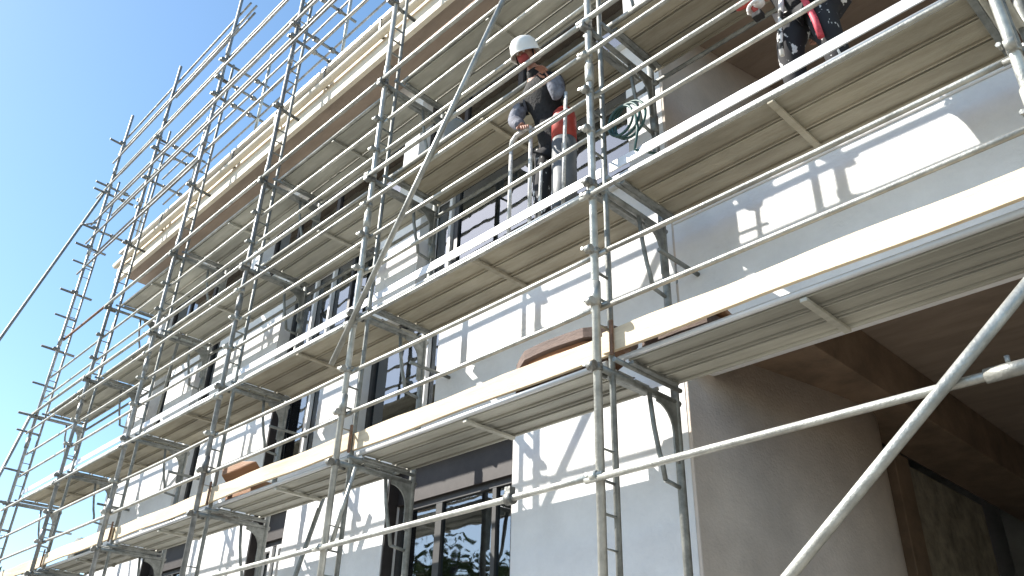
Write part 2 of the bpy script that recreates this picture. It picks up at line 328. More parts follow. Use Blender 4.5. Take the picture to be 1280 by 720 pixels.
for i, X in enumerate(XS):
    lean = random.uniform(-.012, .012); bm = B()
    zs = [-H0+.02]; z = -1.0
    joints = [-1.55+.0, .52, 2.5, 4.5, 6.5, 8.5]
    top = TOP[X]
    tube(bm, V(X, 0, -H0+.012), V(X+lean, 0, top), R0, 16)
    for j in joints:
        if j < top-.2: tube(bm, V(X+lean*.6, 0, j-.09), V(X+lean*.6, 0, j+.09), R0+.008, 16)
    tube(bm, V(X, 0, -H0), V(X, 0, -H0+.012), .09, 12)
    st = obj('standard', bm, 'steel' if X > -4 else 'steel_aged', scaf)
    bm = B()                                               # the second tube of the ladder frame
    ptop = min(top-1.6, 8.3) if X < -7 else 8.0
    tube(bm, V(X, .15, -H0), V(X, .15, ptop), .021, 12)
    obj('ladder_tube', bm, 'steel_dark', scaf)
    rz = [zb+dz for zb in (-3.0, -1.447, ZA, ZB, ZC, ZD, 5.62, 7.0) for dz in (.30, .50, .70, .90) if zb+dz < ptop]
    bm = B(); pts = []
    for q, z in enumerate(rz): pts += [V(X, .0, z), V(X, .15, z)] if q % 2 == 0 else [V(X, .15, z), V(X, .0, z)]
    for a_, b_ in zip(pts[:-1], pts[1:]): pass
    path(bm, pts, .013, 8)
    obj('ladder_rungs', bm, 'steel_dark', scaf)
    bm = B(); tube(bm, V(X, YI, -H0), V(X, YI, 5.2), .03, 14)
    for j in joints[:4]: tube(bm, V(X, YI, j-.09), V(X, YI, j+.09), .037, 14)
    obj('inner_standard', bm, 'steel_dark', scaf)
    if X < 6:
        bm = B(); tube(bm, V(X, .78, 6.9), V(X, .78, min(top, 9.3)-.3), .026, 12); obj('roof_standard', bm, 'steel', scaf)
    # frames with gussets under each deck
    for li, zb in enumerate((ZA, ZB, ZC, ZD)):
        if zb == ZD and X < -12: continue
        bm = B(); yo = -.30 if X < -12 else -.05
        tube(bm, V(X, yo, zb-.01), V(X, YI+.04, zb-.01), .024, 12)
        tube(bm, V(X+.09, .06, zb+.035), V(X+.09, YI-.06, zb+.035), .017, 10)
        tube(bm, V(X-.09, .06, zb+.035), V(X-.09, YI-.06, zb+.035), .017, 10)
        tr = obj('transom', bm, 'steel_dark' if X < 1 else 'plank_steel', scaf)
        bm = B()                                           # gusset plate with its curved inner edge, knee tube and rung
        pts = [V(X+.006, YI-.02, zb-.03), V(X+.006, YI-.24, zb-.03), V(X+.006, YI-.24, zb-.07)]
        pts += [V(X+.006, YI-.24+.17*math.sin(t*math.pi/12), zb-.07-.17*(1-math.cos(t*math.pi/12))) for t in range(1, 7)]
        pts += [V(X+.006, YI-.07, zb-.44), V(X+.006, YI-.02, zb-.46)]
        sheet(bm, pts, .014); gp = obj('gusset_plate', bm, 'steel_dark', tr)
        bm = B(); path(bm, [V(X, YI-.30, zb-.03), V(X, YI-.27, zb-.25), V(X, YI-.23, zb-.42), V(X, YI-.2, zb-.50), V(X, YI-.18, zb-.60)], .017, 8)
        tube(bm, V(X, YI-.18, zb-.60), V(X, YI, zb-.62), .015, 8); obj('knee_brace', bm, 'steel_dark', tr)
        bm = B(); coup(bm, (X, 0, zb-.02)); tube(bm, V(X-.035, .03, zb-.03), V(X-.035, .12, zb-.03), .02, 8); obj('coupler', bm, 'coupler', tr)
# transoms up beside and over the roof
for X, zs, y1 in ((2.70,(5.6,7.1,8.3),.9),(0.0,(5.6,7.1,8.3),.9),(-2.95,(5.62,6.9,8.0,9.0),.9),(-5.56,(5.62,6.95,7.2,8.05),.95),(-8.19,(5.62,7.52,8.30,7.9),.95),(-10.66,(5.62,7.05,7.75,8.0),.95),(-13.11,(4.33,5.55,6.6,7.05,7.95,8.12,9.25),.55)):
    for z in zs:
        bm = B(); y0 = -.28 if X < -12 else -.10
        ye = y1 if z > 6.9 else .32
        if X < -12 and z > 9: ye = .08
        tube(bm, V(X-.04, y0, z), V(X-.04, ye, z-.02), .024, 10)
        t_ = obj('putlog', bm, 'coupler', scaf)
        bm = B(); coup(bm, (X, 0, z), s=.95)
        if ye > .5: tube(bm, V(X-.04, .3, z-.01), V(X-.04, .38, z-.01), .042, 8); tube(bm, V(X-.04, .6, z-.02), V(X-.04, .67, z-.02), .042, 8)
        obj('coupler', bm, 'coupler', t_)
# short stubs sticking out at the free end
for z in (-.6, .5, 1.0, 2.0, 2.7, 3.6, 5.0, 6.2):
    bm = B(); tube(bm, V(-13.11, -.24, z), V(-13.11, .17, z-.015), .02, 8); obj('end_stub', bm, 'coupler', scaf)
# rails and ledgers
def rail(xa, xb, y, z, r=.0185, m='steel', name='guard_rail', cp=True, sag=None):
    bm = B(); j = random.uniform(-.012, .012); k = random.uniform(-.012, .012)
    path(bm, bowed(V(xa-.07, y, z+j), V(xb+.07, y, z+k), random.uniform(-.006, .012) if sag is None else sag), r, 12)
    o_ = obj(name, bm, m, scaf)
    if cp:
        bm = B(); coup(bm, (xb, .0, z+k), s=.78); obj('coupler', bm, 'steel' if z < 3.2 else 'steel_dark', o_)
    return o_
RELS = {ZA:(.44,.86,1.30), ZB:(.47,.86,1.23), ZC:(.37,.80), ZD:()}
for zb, rels in RELS.items():
    for a, b in zip(XS[1:], XS):
        for rel in rels:
            if zb == ZC and b == 0.0 and rel == .37: rail(a, b, .062, zb+rel)
            else: rail(a, b, .05 if rel < 1.1 else -.052, zb+rel)
for a, b in zip(XS[1:], XS):
    for zb in (ZA, ZB, ZC, ZD):
        if a < -13 and zb == ZD: continue
        if zb in (ZC, ZD): rail(a, b, -.052, zb+.03, .024, 'steel', 'ledger')
        if zb == ZC: rail(a, b, YI, zb-.06, .02, 'steel_dark', 'inner_ledger', False)
    rail(a, b, -.052, -.745, .022, 'steel', 'guard_rail')
# rusty tie tube running below the eaves
rail(-13.1, -.2, .06, 4.58, .024, 'rust', 'tie_tube', False, .03)
for z, y, xa, xb in ((6.02,-.05,-13.2,-8.1),(6.35,.05,-10.8,5.2),(6.78,-.05,-13.3,5.2),(7.22,-.06,-13.3,5.2),(7.62,.05,-13.2,5.2),(8.05,-.05,-13.6,5.2),(8.42,.05,-13.2,5.2),(8.78,-.05,-13.2,-7.9),(9.18,.05,-13.4,-7.6),(9.5,.05,-13.2,-7.9),
                     (7.1,.78,-12.6,5.2),(7.5,.78,-11.9,5.2),(7.95,.78,-12.9,5.2),(8.4,.78,-12.4,5.2),(8.85,.78,-11.2,5.2),(7.4,.16,-12.9,5.2),(7.85,.2,-10.4,5.2),(8.6,.16,-13.2,-4.6),(9.32,.16,-10.9,-7.9),(6.55,.14,-13.2,-8.2)):
    rail(xa, xb, y, z, .019, 'steel_aged', 'top_rail', False, 0)
# decks: three planks to a bay, cross bars underneath
def deck(xa, xb, zb, key, toe=None):
    z0 = zb+.062; z1 = zb+.112
    ye = .185 + 3*(.198 if zb != ZA else .158) + .04
    for k in range(3):
        pw = .198 if zb != ZA else .158; y0 = .185 + k*(pw+.020); y1 = y0 + pw; dz = random.uniform(-.004, .004)
        bm = B(); box(bm, xa+.11, xb-.11, y0, y1, z0+.012+dz, z1+dz)                # top skin
        box(bm, xa+.11, xb-.11, y0, y0+.012, z0-.006+dz, z0+.0118+dz); box(bm, xa+.11, xb-.11, y1-.012, y1, z0-.006+dz, z0+.0118+dz)
        obj('deck_plank', bm, key, scaf, .003)
    bm = B(); box(bm, xa+.11, xb-.11, .186+pw, .202+pw, z1+.001, z1+.006); obj('gap_shade_strip', bm, 'timber_dark', scaf)  # dark strips added over the plank gaps block sky light, so gaps look shaded
    bm = B(); box(bm, xa+.11, xb-.11, .206+2*pw, .222+2*pw, z1+.001, z1+.006); obj('gap_shade_strip', bm, 'timber_dark', scaf)
    bm = B()
    for f in (.5,):
        xm = xa + (xb-xa)*f; box(bm, xm-.022, xm+.022, .17, ye, z0-.034, z0-.010)
    obj('deck_cross_bar', bm, key, scaf, .004)
    for s_ in (xa+.11, xb-.15): bm = B(); box(bm, s_, s_+.04, .186, ye-.02, z0-.030, z0-.012); obj('deck_end_hook', bm, 'steel_dark', scaf)
    bm = B(); tube(bm, V(xa+.05, .165, z0+.02), V(xb-.05, .165, z0+.02), .021, 12); obj('deck_edge_tube', bm, 'board_white' if zb in (ZA, ZB) else 'steel', scaf)
    bm = B(); tube(bm, V(xa+.05, ye+.012, z0+.01), V(xb-.05, ye+.012, z0+.01), .015, 10); obj('deck_inner_tube', bm, key, scaf)
for a, b in zip(XS[1:], XS):
    deck(a, b, ZA, 'plank_steel')
    deck(a, b, ZB, 'plank')
    deck(a, b, ZC, 'plank_steel' if b < 0 else 'plank')
    if a > -13: deck(a, b, ZD, 'plank_steel')
# wooden toe boards of the lowest deck: slightly wavy, overlapping boards
def toe(xa, xb, z0, h, y, key, name='toe_board', t=.03, wob=.006):
    n = 14; A = []; bm = B(); ph = random.random()*6
    for k in range(n+1):
        xx = xa + (xb-xa)*k/n; w0 = wob*math.sin(k*.7+ph); w1 = wob*math.sin(k*.9+ph*2) + random.uniform(-.002,.002)
        A.append([bm.verts.new(V(xx, y, z0+w0)), bm.verts.new(V(xx, y, z0+h+w1)), bm.verts.new(V(xx, y+t, z0+h+w1)), bm.verts.new(V(xx, y+t, z0+w0))])
    for p, q in zip(A, A[1:]):
        for i in range(4): bm.faces.new((p[i], q[i], q[(i+1)%4], p[(i+1)%4]))
    bm.faces.new(A[0][::-1]); bm.faces.new(A[-1])
    return obj(name, bm, key, scaf, .003)
for k, (a, b) in enumerate(zip(XS[1:], XS)):
    toe(a+.03 - (.06 if k % 2 else 0), b+.02, .118, .155, .128 - .034*(k % 2), 'board')
    toe(a+.05, b-.03, ZB+.145, .085, .14, 'board_white', t=.012, wob=.001)
# dark clips that hold the toe boards
for X in XS[1:]:
    bm = B(); box(bm, X+.05, X+.075, .068, .084, .08, .33); obj('toe_board_clip', bm, 'rust', scaf)
# braces
def brace(a, b, r=.025, m='steel', name='diagonal_brace'):
    bm = B(); tube(bm, V(*a), V(*b), r, 14); return obj(name, bm, m, scaf)
brace((-.35,-.10,-2.72), (3.35,-.10,.31), .030)
brace((-3.10,-.09,.92), (-.62,-.09,4.50), .026)
brace((-4.30,.80,.30), (-5.2,.80,-1.72), .024, 'steel_dark')
brace((-2.75,.08,-.08), (-2.95,.05,-.75), .018)
brace((-8.0,.30,3.2), (-9.6,.80,1.6), .02, 'steel_dark')
# raking struts at the free end
brace((-13.36,0,8.12), (-12.0,-3.0,-3.85), .028, 'steel_dark', 'raking_strut')
brace((-13.4,-.02,3.1), (-12.9,-1.2,-3.85), .028, 'steel', 'raking_strut')
for z, t in ((7.1,.25),):
    brace((-13.11,0,7.2), (-13.2,-.27,7.05), .018, 'steel_dark', 'raking_strut_tie')
# coupler joining the two lower rail tubes on the right
bm = B(); tube(bm, V(2.2,-.052,-.745), V(2.42,-.052,-.745), .033, 14); tube(bm, V(2.30,-.052,-.72), V(2.30,-.052,-.68), .012, 6); obj('sleeve_coupler', bm, 'steel', scaf)
bm = B(); tube(bm, V(-.75,-.052,-.745), V(-.69,-.052,-.745), .040, 12); box(bm, -.745, -.695, -.08, -.03, -.72, -.67); obj('sleeve_coupler', bm, 'coupler', scaf)
# wall ties
for X in XS[1:]:
    for z in (ZB-.35, ZD-.3):
        bm = B(); tube(bm, V(X+.12, .6, z), V(X+.12, W+.002, z), .018, 8); obj('wall_tie', bm, 'steel_dark', scaf)

# ------------------------------------------------------------------ things on the decks
def warped_board(name, x0, x1, y0, y1, z0, th, lift, key, rot=0, parent=None):
    bm = B(); n = 10; m_ = 4; top = []; bot = []
    for i in range(n+1):
        for T, dz in ((top, th), (bot, 0)):
            row = []
            for j in range(m_+1):
                u = i/n; v = j/m_; taper = min(1, .55 + 2.4*min(u, 1-u))
                yy = (y0+y1)/2 + (v-.5)*(y1-y0)*taper
                row.append(bm.verts.new(V(x0+(x1-x0)*u, yy, z0 + lift*math.sin(u*math.pi)*.35 + lift*u*.4 + dz + .01*math.sin(v*6+u*5))))
            T.append(row)
    for T in (top, bot):
        for i in range(n):
            for j in range(m_):
                f = bm.faces.new((T[i][j], T[i+1][j], T[i+1][j+1], T[i][j+1])); f.smooth = True
    for i in range(n):
        for j in (0, m_): bm.faces.new((top[i][j], top[i+1][j], bot[i+1][j], bot[i][j]))
    for j in range(m_):
        for i in (0, n): bm.faces.new((top[i][j], top[i][j+1], bot[i][j+1], bot[i][j]))
    return obj(name, bm, key, parent)
pile = thing('board_pile', V(-.6,.4,.12), 'dark and orange formwork boards piled on the lowest deck left of the nearest standard', 'board pile')
warped_board('bottom_board', -1.02, -.14, .20, .55, .20, .10, .03, 'timber', parent=pile)
warped_board('middle_board', -1.0, -.12, .22, .60, .31, .022, .04, 'timber', parent=pile)
warped_board('top_board', -1.04, -.08, .18, .66, .335, .075, .05, 'timber_dark', parent=pile)
for xx in (-.95, -.3): bm = B(); box(bm, xx, xx+.05, .2, .7, .113, .20); obj('bearer', bm, 'timber_dark', pile)
pl = thing('board_pile', V(.3,.4,.12), 'pale and reddish offcut boards lying flat right of the nearest standard', 'board pile')
warped_board('lower_board', .12, .75, .22, .5, .24, .03, .02, 'timber', parent=pl)
warped_board('upper_board', .16, .62, .24, .44, .285, .03, .03, 'board', parent=pl)
bm = B(); box(bm, .2, .7, .22, .6, .113, .235); obj('bearer', bm, 'timber_dark', pl)
bm = B(); sheet(bm, [V(-5.45,.28,.28), V(-5.02,.28,.28), V(-4.75,.30,.30), V(-5.05,.28,.36), V(-5.45,.28,.40)], .18)
box(bm, -5.4, -4.85, .22, .5, .113, .278); tag(obj('wood_block', bm, 'timber', None, .01), 'orange brown wooden block sticking up behind the toe board', 'wood block')
# grey sack and pale board at the far end
bm = B(); bmesh.ops.create_icosphere(bm, subdivisions=3, radius=1)
for v in bm.verts:
    p = v.co; k = 1 + .12*math.sin(p.x*5+p.z*3) + .08*math.sin(p.y*7)
    v.co = V(-10.0 + p.x*.27*k, .45 + p.y*.2*k, .27 + max(-.155, p.z*.2*k))
for f in bm.faces: f.smooth = True
sack = obj('cement_sack', bm, 'grey_cloth'); tag(sack, 'grey brown slumped sack on the lowest deck at the far left', 'sack')
# grey bucket hanging below the third deck
bk = thing('bucket', V(-2.25,.30,3.95), 'grey plastic bucket standing on the third deck near the long diagonal brace', 'bucket')
bm = B(); lathe(bm, V(-2.2,.42,ZC+.118), [(.12,0),(.13,.02),(.165,.33),(.178,.34),(.178,.37),(.16,.37),(.15,.30),(.12,.03)], 24); obj('pail', bm, 'grey_plastic', bk)
bm = B(); path(bm, [V(-2.2+.17*math.cos(t*math.pi/10), .42-.06*math.sin(t*math.pi/10), ZC+.46+.13*math.sin(t*math.pi/10)) for t in range(11)], .005, 6); obj('handle', bm, 'steel_dark', bk)
# hose coil hanging at the nearest standard
bm = B()
for c in range(3):
    rr = .115 + .014*c; path(bm, [V(.20+.03*c+rr*math.cos(t*math.pi/12), .11+.02*c, 1.98+rr*1.15*math.sin(t*math.pi/12)) for t in range(25)], .011, 8)
path(bm, [V(.33,.12,1.98), V(.36,.10,1.80), V(.30,.13,1.66), V(.42,.2,1.60), V(.50,.35,1.58)], .011, 8)
tag(obj('hose_coil', bm, 'green_rubber'), 'dark green hose coil hung beside the nearest standard behind the guard rails', 'hose')
# white chipped trestle and gas cylinder beside the standing worker
ts = thing('trestle', V(-1.2,.25,ZB+.112), 'white chipped tubular trestle with rounded top in front of the standing worker', 'trestle')
zt = ZB+.114
for dx, y in ((-.0,.17),(.24,.17)):
    bm = B(); path(bm, [V(-1.05+dx, y, zt), V(-1.05+dx, y, zt+.9 if dx == 0 else zt+.95)], .017, 10); obj('post', bm, 'white_paint', ts)
bm = B(); path(bm, [V(-1.05, .17, zt+.9), V(-1.04,.17,zt+.96), V(-.99,.17,zt+1.0), V(-.87,.17,zt+1.01), V(-.82,.17,zt+.99), V(-.81,.17,zt+.95)], .022, 10)
obj('top_rail', bm, 'white_paint', ts)
bm = B(); tube(bm, V(-.81,.17,zt+.95), V(-.38,.17,zt+.93), .012, 8); obj('cross_tube', bm, 'white_paint', ts)
bm = B(); tube(bm, V(-.46,.19,zt), V(-.42,.19,zt+1.15), .015, 10); tube(bm, V(-.72,.19,zt), V(-.70,.19,zt+.55), .013, 10); obj('side_leg', bm, 'white_paint', ts)
gc = thing('gas_cylinder', V(-.70,.33,zt), 'grey gas cylinder with a red shoulder standing right of the worker', 'gas cylinder')
bm = B(); lathe(bm, V(-.58,.34,zt), [(.09,0),(.105,.01),(.105,.80)], 24); obj('body', bm, 'cyl_grey', gc)
bm = B(); lathe(bm, V(-.58,.34,zt+.801), [(.107,0),(.107,.24),(.095,.30),(.06,.35),(.03,.37)], 24); obj('shoulder', bm, 'red_paint', gc)
bm = B(); lathe(bm, V(-.58,.34,zt+1.17), [(.018,0),(.018,.06),(.03,.065),(.03,.09),(.012,.1)], 12); obj('valve', bm, 'coupler', gc)

# ------------------------------------------------------------------ people
def skinned(name, verts, edges, radii, m, parent=None, sub=2, root=0, extra=None):
    me = bpy.data.meshes.new(name+'_skeleton'); me.from_pydata([V(*v) for v in verts], edges, [])
    o = bpy.data.objects.new(name+'_skeleton', me); C.objects.link(o)
    sk = o.modifiers.new('skin', 'SKIN'); sk.use_smooth_shade = True
    if not me.skin_vertices: 
        me.attributes  # layer is created by the modifier's operator; make it by hand
    lay = me.skin_vertices[0].data if me.skin_vertices else None
    if lay is None:
        with bpy.context.temp_override(object=o, active_object=o):
            bpy.ops.mesh.customdata_skin_add()
        lay = me.skin_vertices[0].data
    for i, r in enumerate(radii):
        lay[i].radius = (r if isinstance(r, tuple) else (r, r)); lay[i].use_root = False
    roots = root if isinstance(root, (list, tuple)) else [root]
    for r in roots: lay[r].use_root = True
    su = o.modifiers.new('sub', 'SUBSURF'); su.levels = sub; su.render_levels = sub
    dg = bpy.context.evaluated_depsgraph_get()
    new = bpy.data.meshes.new_from_object(o.evaluated_get(dg)); new.name = name
    bpy.data.objects.remove(o)
    new.materials.clear(); new.materials.append(M[m])
    for p in new.polygons: p.use_smooth = True
    r_ = bpy.data.objects.new(name, new); C.objects.link(r_)
    if parent: r_.parent = parent; r_.matrix_parent_inverse = Matrix.Translation(-root_loc(parent))
    return r_
class Sk:
    def __init__(s): s.v = []; s.e = []; s.r = []; s.roots = []
    def chain(s, pts, start=None):
        """pts: list of (x,y,z,r); start: index to attach to"""
        prev = start
        if start is None: s.roots.append(len(s.v))
        for x, y, z, r in pts:
            s.v.append((x, y, z)); s.r.append(r); i = len(s.v)-1
            if prev is not None: s.e.append((prev, i))
            prev = i
        return prev
    def make(s, name, m, parent, sub=2): return skinned(name, s.v, s.e, s.r, m, parent, sub, s.roots)
def lerp(a, b, t): return tuple(a[i]+(b[i]-a[i])*t for i in range(3))
def hand(sk, wrist, palm_dir, finger_dir, side, start=None, curl=.5, grip=None):
    """palm and five bent fingers as chains rooted in the palm"""
    w = Vector(wrist); f = Vector(finger_dir).normalized(); s_ = Vector(side).normalized(); p = Vector(palm_dir).normalized()
    c = w + f*.05; e = w + f*.085
    k = sk.chain([(*w, .026), (*c, .036), (*e, .034)], start)
    for j, ln in ((-1.5,.062),(-.5,.072),(.5,.068),(1.5,.052)):
        b = w + f*.075 + s_*(j*.019); m1 = b + f*ln*.45 + p*ln*.15*curl; m2 = m1 + f*ln*.3 + p*ln*.5*curl; t_ = m2 + f*ln*(.25-.3*curl) + p*ln*.45*curl
        sk.chain([(*b, .0105), (*m1, .0095), (*m2, .0088), (*t_, .0075)])
    b = w + f*.03 - s_*.028; sk.chain([(*b, .013), (*(b - s_*.025 + f*.028 + p*.01), .011), (*(b - s_*.030 + f*.055 + p*.025), .0095)])
def head(parent, c, look, skin='skin', helmet=True, hair=None, scarf=False):
    """sculpted head on its neck: jaw, nose, eyes, ears; helmet as clothing"""
    q = Vector((0,-1,0)).rotation_difference(Vector(look).normalized()); c = V(*c)
    bm = B(); bmesh.ops.create_uvsphere(bm, u_segments=32, v_segments=24, radius=1)
    for v in bm.verts:
        x, y, z = v.co; jaw = max(0, -z)
        wx = .078*(1-.34*jaw**1.4); wy = .098*(1-.12*jaw)
        X_, Y_, Z_ = x*wx, y*wy - .012*jaw, z*.118
        fr = max(0, -y)
        if fr > .3:
            dn = math.exp(-((x/.16)**2 + ((z+.12)/.22)**2)); Y_ -= .026*dn*(1 if z < .1 else .5)      # nose
            for ex in (-.42, .42): Y_ += .014*math.exp(-(((x-ex)/.2)**2 + ((z-.12)/.12)**2))                # eye sockets
            Y_ -= .008*math.exp(-((x/.4)**2 + ((z-.30)/.1)**2))                                         # brow
            Y_ -= .007*math.exp(-((x/.26)**2 + ((z+.50)/.06)**2)); Y_ += .006*math.exp(-((x/.3)**2 + ((z+.56)/.03)**2))
            Y_ -= .012*math.exp(-((x/.3)**2 + ((z+.85)/.15)**2))
        v.co = c + q @ Vector((X_, Y_, Z_))
    for s_ in (-1, 1):                                     # ears
        r = bmesh.ops.create_uvsphere(bm, u_segments=12, v_segments=8, radius=1)
        for v in r['verts']: v.co = c + q @ Vector((s_*.080 + v.co.x*.012, .012 + v.co.y*.02, v.co.z*.032))
    for f in bm.faces: f.smooth = True
    h = obj('head', bm, skin, parent)
    for s_ in (-1, 1):
        bm = B(); r = bmesh.ops.create_uvsphere(bm, u_segments=12, v_segments=8, radius=.012)
        for v in r['verts']: v.co = c + q @ (v.co + Vector((s_*.031, -.082, .014)))
        obj('eye', bm, 'white_cloth', h)
    if helmet:
        bm = B(); n = 28; rings = []
        prof = [(0,.175),(.05,.170),(.095,.148),(.122,.110),(.133,.060),(.136,.020),(.137,.006)]
        for r, z in prof:
            rings.append([bm.verts.new(c + q @ Vector((r*.95*math.cos(2*math.pi*k/n), r*1.1*math.sin(2*math.pi*k/n) + .012, z + .018*(1 if r > .13 and math.sin(2*math.pi*k/n) > .2 else 0)*-1.8))) for k in range(n)])
        rings.append([bm.verts.new(c + q @ Vector((.146*math.cos(2*math.pi*k/n), (.152 + .045*max(0, -math.sin(2*math.pi*k/n))**2)*math.sin(2*math.pi*k/n) + .012, -.004 - .03*max(0, math.sin(2*math.pi*k/n))))) for k in range(n)])
        for A_, B_ in zip(rings, rings[1:]):
            for k in range(n):
                f = bm.faces.new((A_[k], A_[(k+1)%n], B_[(k+1)%n], B_[k])); f.smooth = True
        bmesh.ops.remove_doubles(bm, verts=bm.verts, dist=.0005)
        hm = obj('helmet', bm, 'helmet', parent); so = hm.modifiers.new('thickness', 'SOLIDIFY'); so.thickness = .004
        bm = B(); path(bm, [c + q @ Vector((s1, y1_, z1_)) for s1, y1_, z1_ in ((-.088,-.01,.03),(-.086,-.03,-.05),(-.055,-.07,-.11),(0,-.09,-.135),(.055,-.07,-.11),(.086,-.03,-.05),(.088,-.01,.03))], .007, 6)
        obj('chin_strap', bm, 'black', parent)
    return h

# worker standing behind the rails, leaning out over the ledger
p1 = thing('person', V(-1.0,.40,zt), 'standing person in white helmet and dark clothes leaning over the rail', 'person')
px = -.74
pel = (px, .42, 2.50); ch = (px-.005, .30, 2.88); nk = (px+.01, .13, 3.10)
hd = (px+.02, -.0, 3.215)
s = Sk()
i0 = s.chain([(*pel, .145)]); i1 = s.chain([(*lerp(pel, ch, .5), .125), (*ch, .145), (*lerp(ch, nk, .6), .115)], i0); i2 = s.chain([(*nk, .058), (*lerp(nk, hd, .6), .055)], i1)
chest = i0+2
LS = (px-.175, .21, 2.95); RS = (px+.175, .21, 2.95)
LE = (px-.25, .13, 2.70); LW = (px-.10, .09, 2.53)
RE = (px+.26, .17, 2.69); RW = (px+.20, .11, 2.90)
k = s.chain([(*LS, .062), (*LE, .044), (*LW, .03)], chest+1); hand(s, LW, (0,-.2,-1), (.6,-.3,-.5), (.6,.6,.2), k)
k = s.chain([(*RS, .062), (*RE, .044), (*RW, .03)], chest+1); hand(s, RW, (0,-.8,-.2), (-.3,-.25,.8), (1,0,0), k, 1.1)
for sx in (-1, 1):
    s.chain([(px+sx*.10, .43, 2.38, .095), (px+sx*.12, .36, 2.03, .062), (px+sx*.13, .40, 1.68, .042), (px+sx*.13, .40, 1.62, .042), (px+sx*.14, .30, 1.60, .035)], i0)
s.make('body', 'skin', p1)
t = Sk(); i0 = t.chain([(*lerp(pel, ch, -.45), .17), (*lerp(pel, ch, -.1), .175)]); i1 = t.chain([(*lerp(pel, ch, .5), .155), (*ch, .172), (*lerp(ch, nk, .65), .14), (*lerp(ch, nk, 1.0), .10)], i0)
t.chain([(*LS, .080), (*lerp(LS, LE, .5), .068), (*LE, .060), (*lerp(LE, LW, .8), .044)], i0+3)
t.chain([(*RS, .080), (*lerp(RS, RE, .5), .068), (*RE, .060), (*lerp(RE, RW, .8), .044)], i0+3)
t.make('jacket', 'black', p1)
for A_, B_, C_ in ((LS, LE, LW), (RS, RE, RW)):
    t = Sk(); t.chain([(*lerp(A_, B_, -.15), .086), (*lerp(A_, B_, .6), .076), (*B_, .068), (*lerp(B_, C_, .6), .06), (*lerp(B_, C_, .98), .048)]); t.make('sleeve', 'plaid', p1)
t = Sk(); i0 = t.chain([(*pel, .165)])
for sx in (-1, 1):
    t.chain([(px+sx*.10, .43, 2.38, .125), (px+sx*.12, .36, 2.03, .085), (px+sx*.13, .385, 1.80, .075), (px+sx*.13, .40, 1.64, .070)], i0)
t.make('trousers', 'speckle', p1)
for sx in (-1, 1):
    t = Sk(); t.chain([(px+sx*.13, .41, 1.66, .056), (px+sx*.13, .41, 1.605, .050), (px+sx*.135, .34, 1.60, .046), (px+sx*.14, .26, 1.595, .038)]); t.make('boot', 'boot', p1)
head(p1, hd, (.15,-.9,-.55), 'skin')
t = Sk(); t.chain([(*lerp(nk, hd, -.55), .105), (*lerp(nk, hd, -.1), .088), (*lerp(nk, hd, .38), .076)]); t.make('collar', 'black', p1)
t = Sk(); t.chain([(hd[0]-.0, hd[1]+.01, hd[2]-.085, .062), (hd[0]+.006, hd[1]-.045, hd[2]-.055, .058), (hd[0]+.008, hd[1]-.062, hd[2]-.035, .050)]); t.make('face_scarf', 'red_skin', p1)

# worker at the right, cut by the top of the picture
p2 = thing('person', V(1.55,.45,zt), 'bending person in black trousers with white marks and a red strap, upper right', 'person')
qx = 1.60
pel = (qx, .42, 2.36); ch = (qx-.10, .36, 2.70); nk = (qx-.22, .28, 2.88); hd = (qx-.34, .22, 2.93)
s = Sk(); i0 = s.chain([(*pel, .15)]); i1 = s.chain([(*lerp(pel, ch, .5), .13), (*ch, .15), (*lerp(ch, nk, .6), .115)], i0); s.chain([(*nk, .058), (*lerp(nk, hd, .6), .055)], i1); chest = i0+2
LS = (qx-.16, .20, 2.76); RS = (qx-.12, .50, 2.78); LE = (qx-.02, .12, 2.46); LW = (qx-.13, .09, 2.255); RE = (qx+.05, .62, 2.55); RW = (qx-.05, .60, 2.32)
k = s.chain([(*LS, .062), (*LE, .046), (*LW, .032)], chest+1); hand(s, LW, (0,.3,-1), (-1,-.05,.12), (0,.9,.2), k, .75)
t = Sk(); hand(t, LW, (0,.3,-1), (-1,-.05,.12), (0,.9,.2), None, .75); t.r = [r*1.22 for r in t.r]; t.make('glove', 'white_cloth', p2)
k = s.chain([(*RS, .062), (*RE, .046), (*RW, .032)], chest+1); hand(s, RW, (-1,0,0), (0,0,-1), (0,1,0), k, .5)
for sx in (-1, 1):
    s.chain([(qx+.0+sx*.09, .42, 2.28, .095), (qx+sx*.13, .34, 1.98, .064), (qx+sx*.15, .40, 1.66, .044), (qx+sx*.15, .40, 1.61, .042), (qx+sx*.17, .30, 1.60, .035)], i0)
s.make('body', 'skin', p2)
t = Sk(); i0 = t.chain([(*lerp(pel, ch, -.55), .18), (*lerp(pel, ch, -.1), .19)]); i1 = t.chain([(*lerp(pel, ch, .5), .165), (*ch, .172), (*lerp(ch, nk, .7), .12)], i0)
t.chain([(*LS, .085), (*lerp(LS, LE, .6), .07)], i0+3); t.chain([(*RS, .085), (*RE, .062), (*lerp(RE, RW, .7), .046)], i0+3); t.make('jacket', 'black', p2)
t = Sk(); i0 = t.chain([(*pel, .175)])
for sx in (-1, 1):
    t.chain([(qx+sx*.09, .42, 2.26, .125), (qx+sx*.13, .34, 1.98, .095), (qx+sx*.15, .385, 1.78, .085), (qx+sx*.15, .40, 1.64, .078)], i0)
t.make('trousers', 'speckle', p2)
for sx in (-1, 1):
    t = Sk(); t.chain([(qx+sx*.15, .41, 1.66, .056), (qx+sx*.15, .41, 1.605, .050), (qx+sx*.155, .34, 1.60, .046), (qx+sx*.16, .26, 1.595, .038)]); t.make('boot', 'boot', p2)
bm = B(); path(bm, [V(qx-.085,.262,2.40), V(qx-.10,.25,2.28), V(qx-.118,.235,2.14), V(qx-.135,.225,2.0), V(qx-.145,.235,1.86)], [.016,.02,.016,.021,.016], 6)
obj('white_tape', bm, 'speckle_inverse', p2)
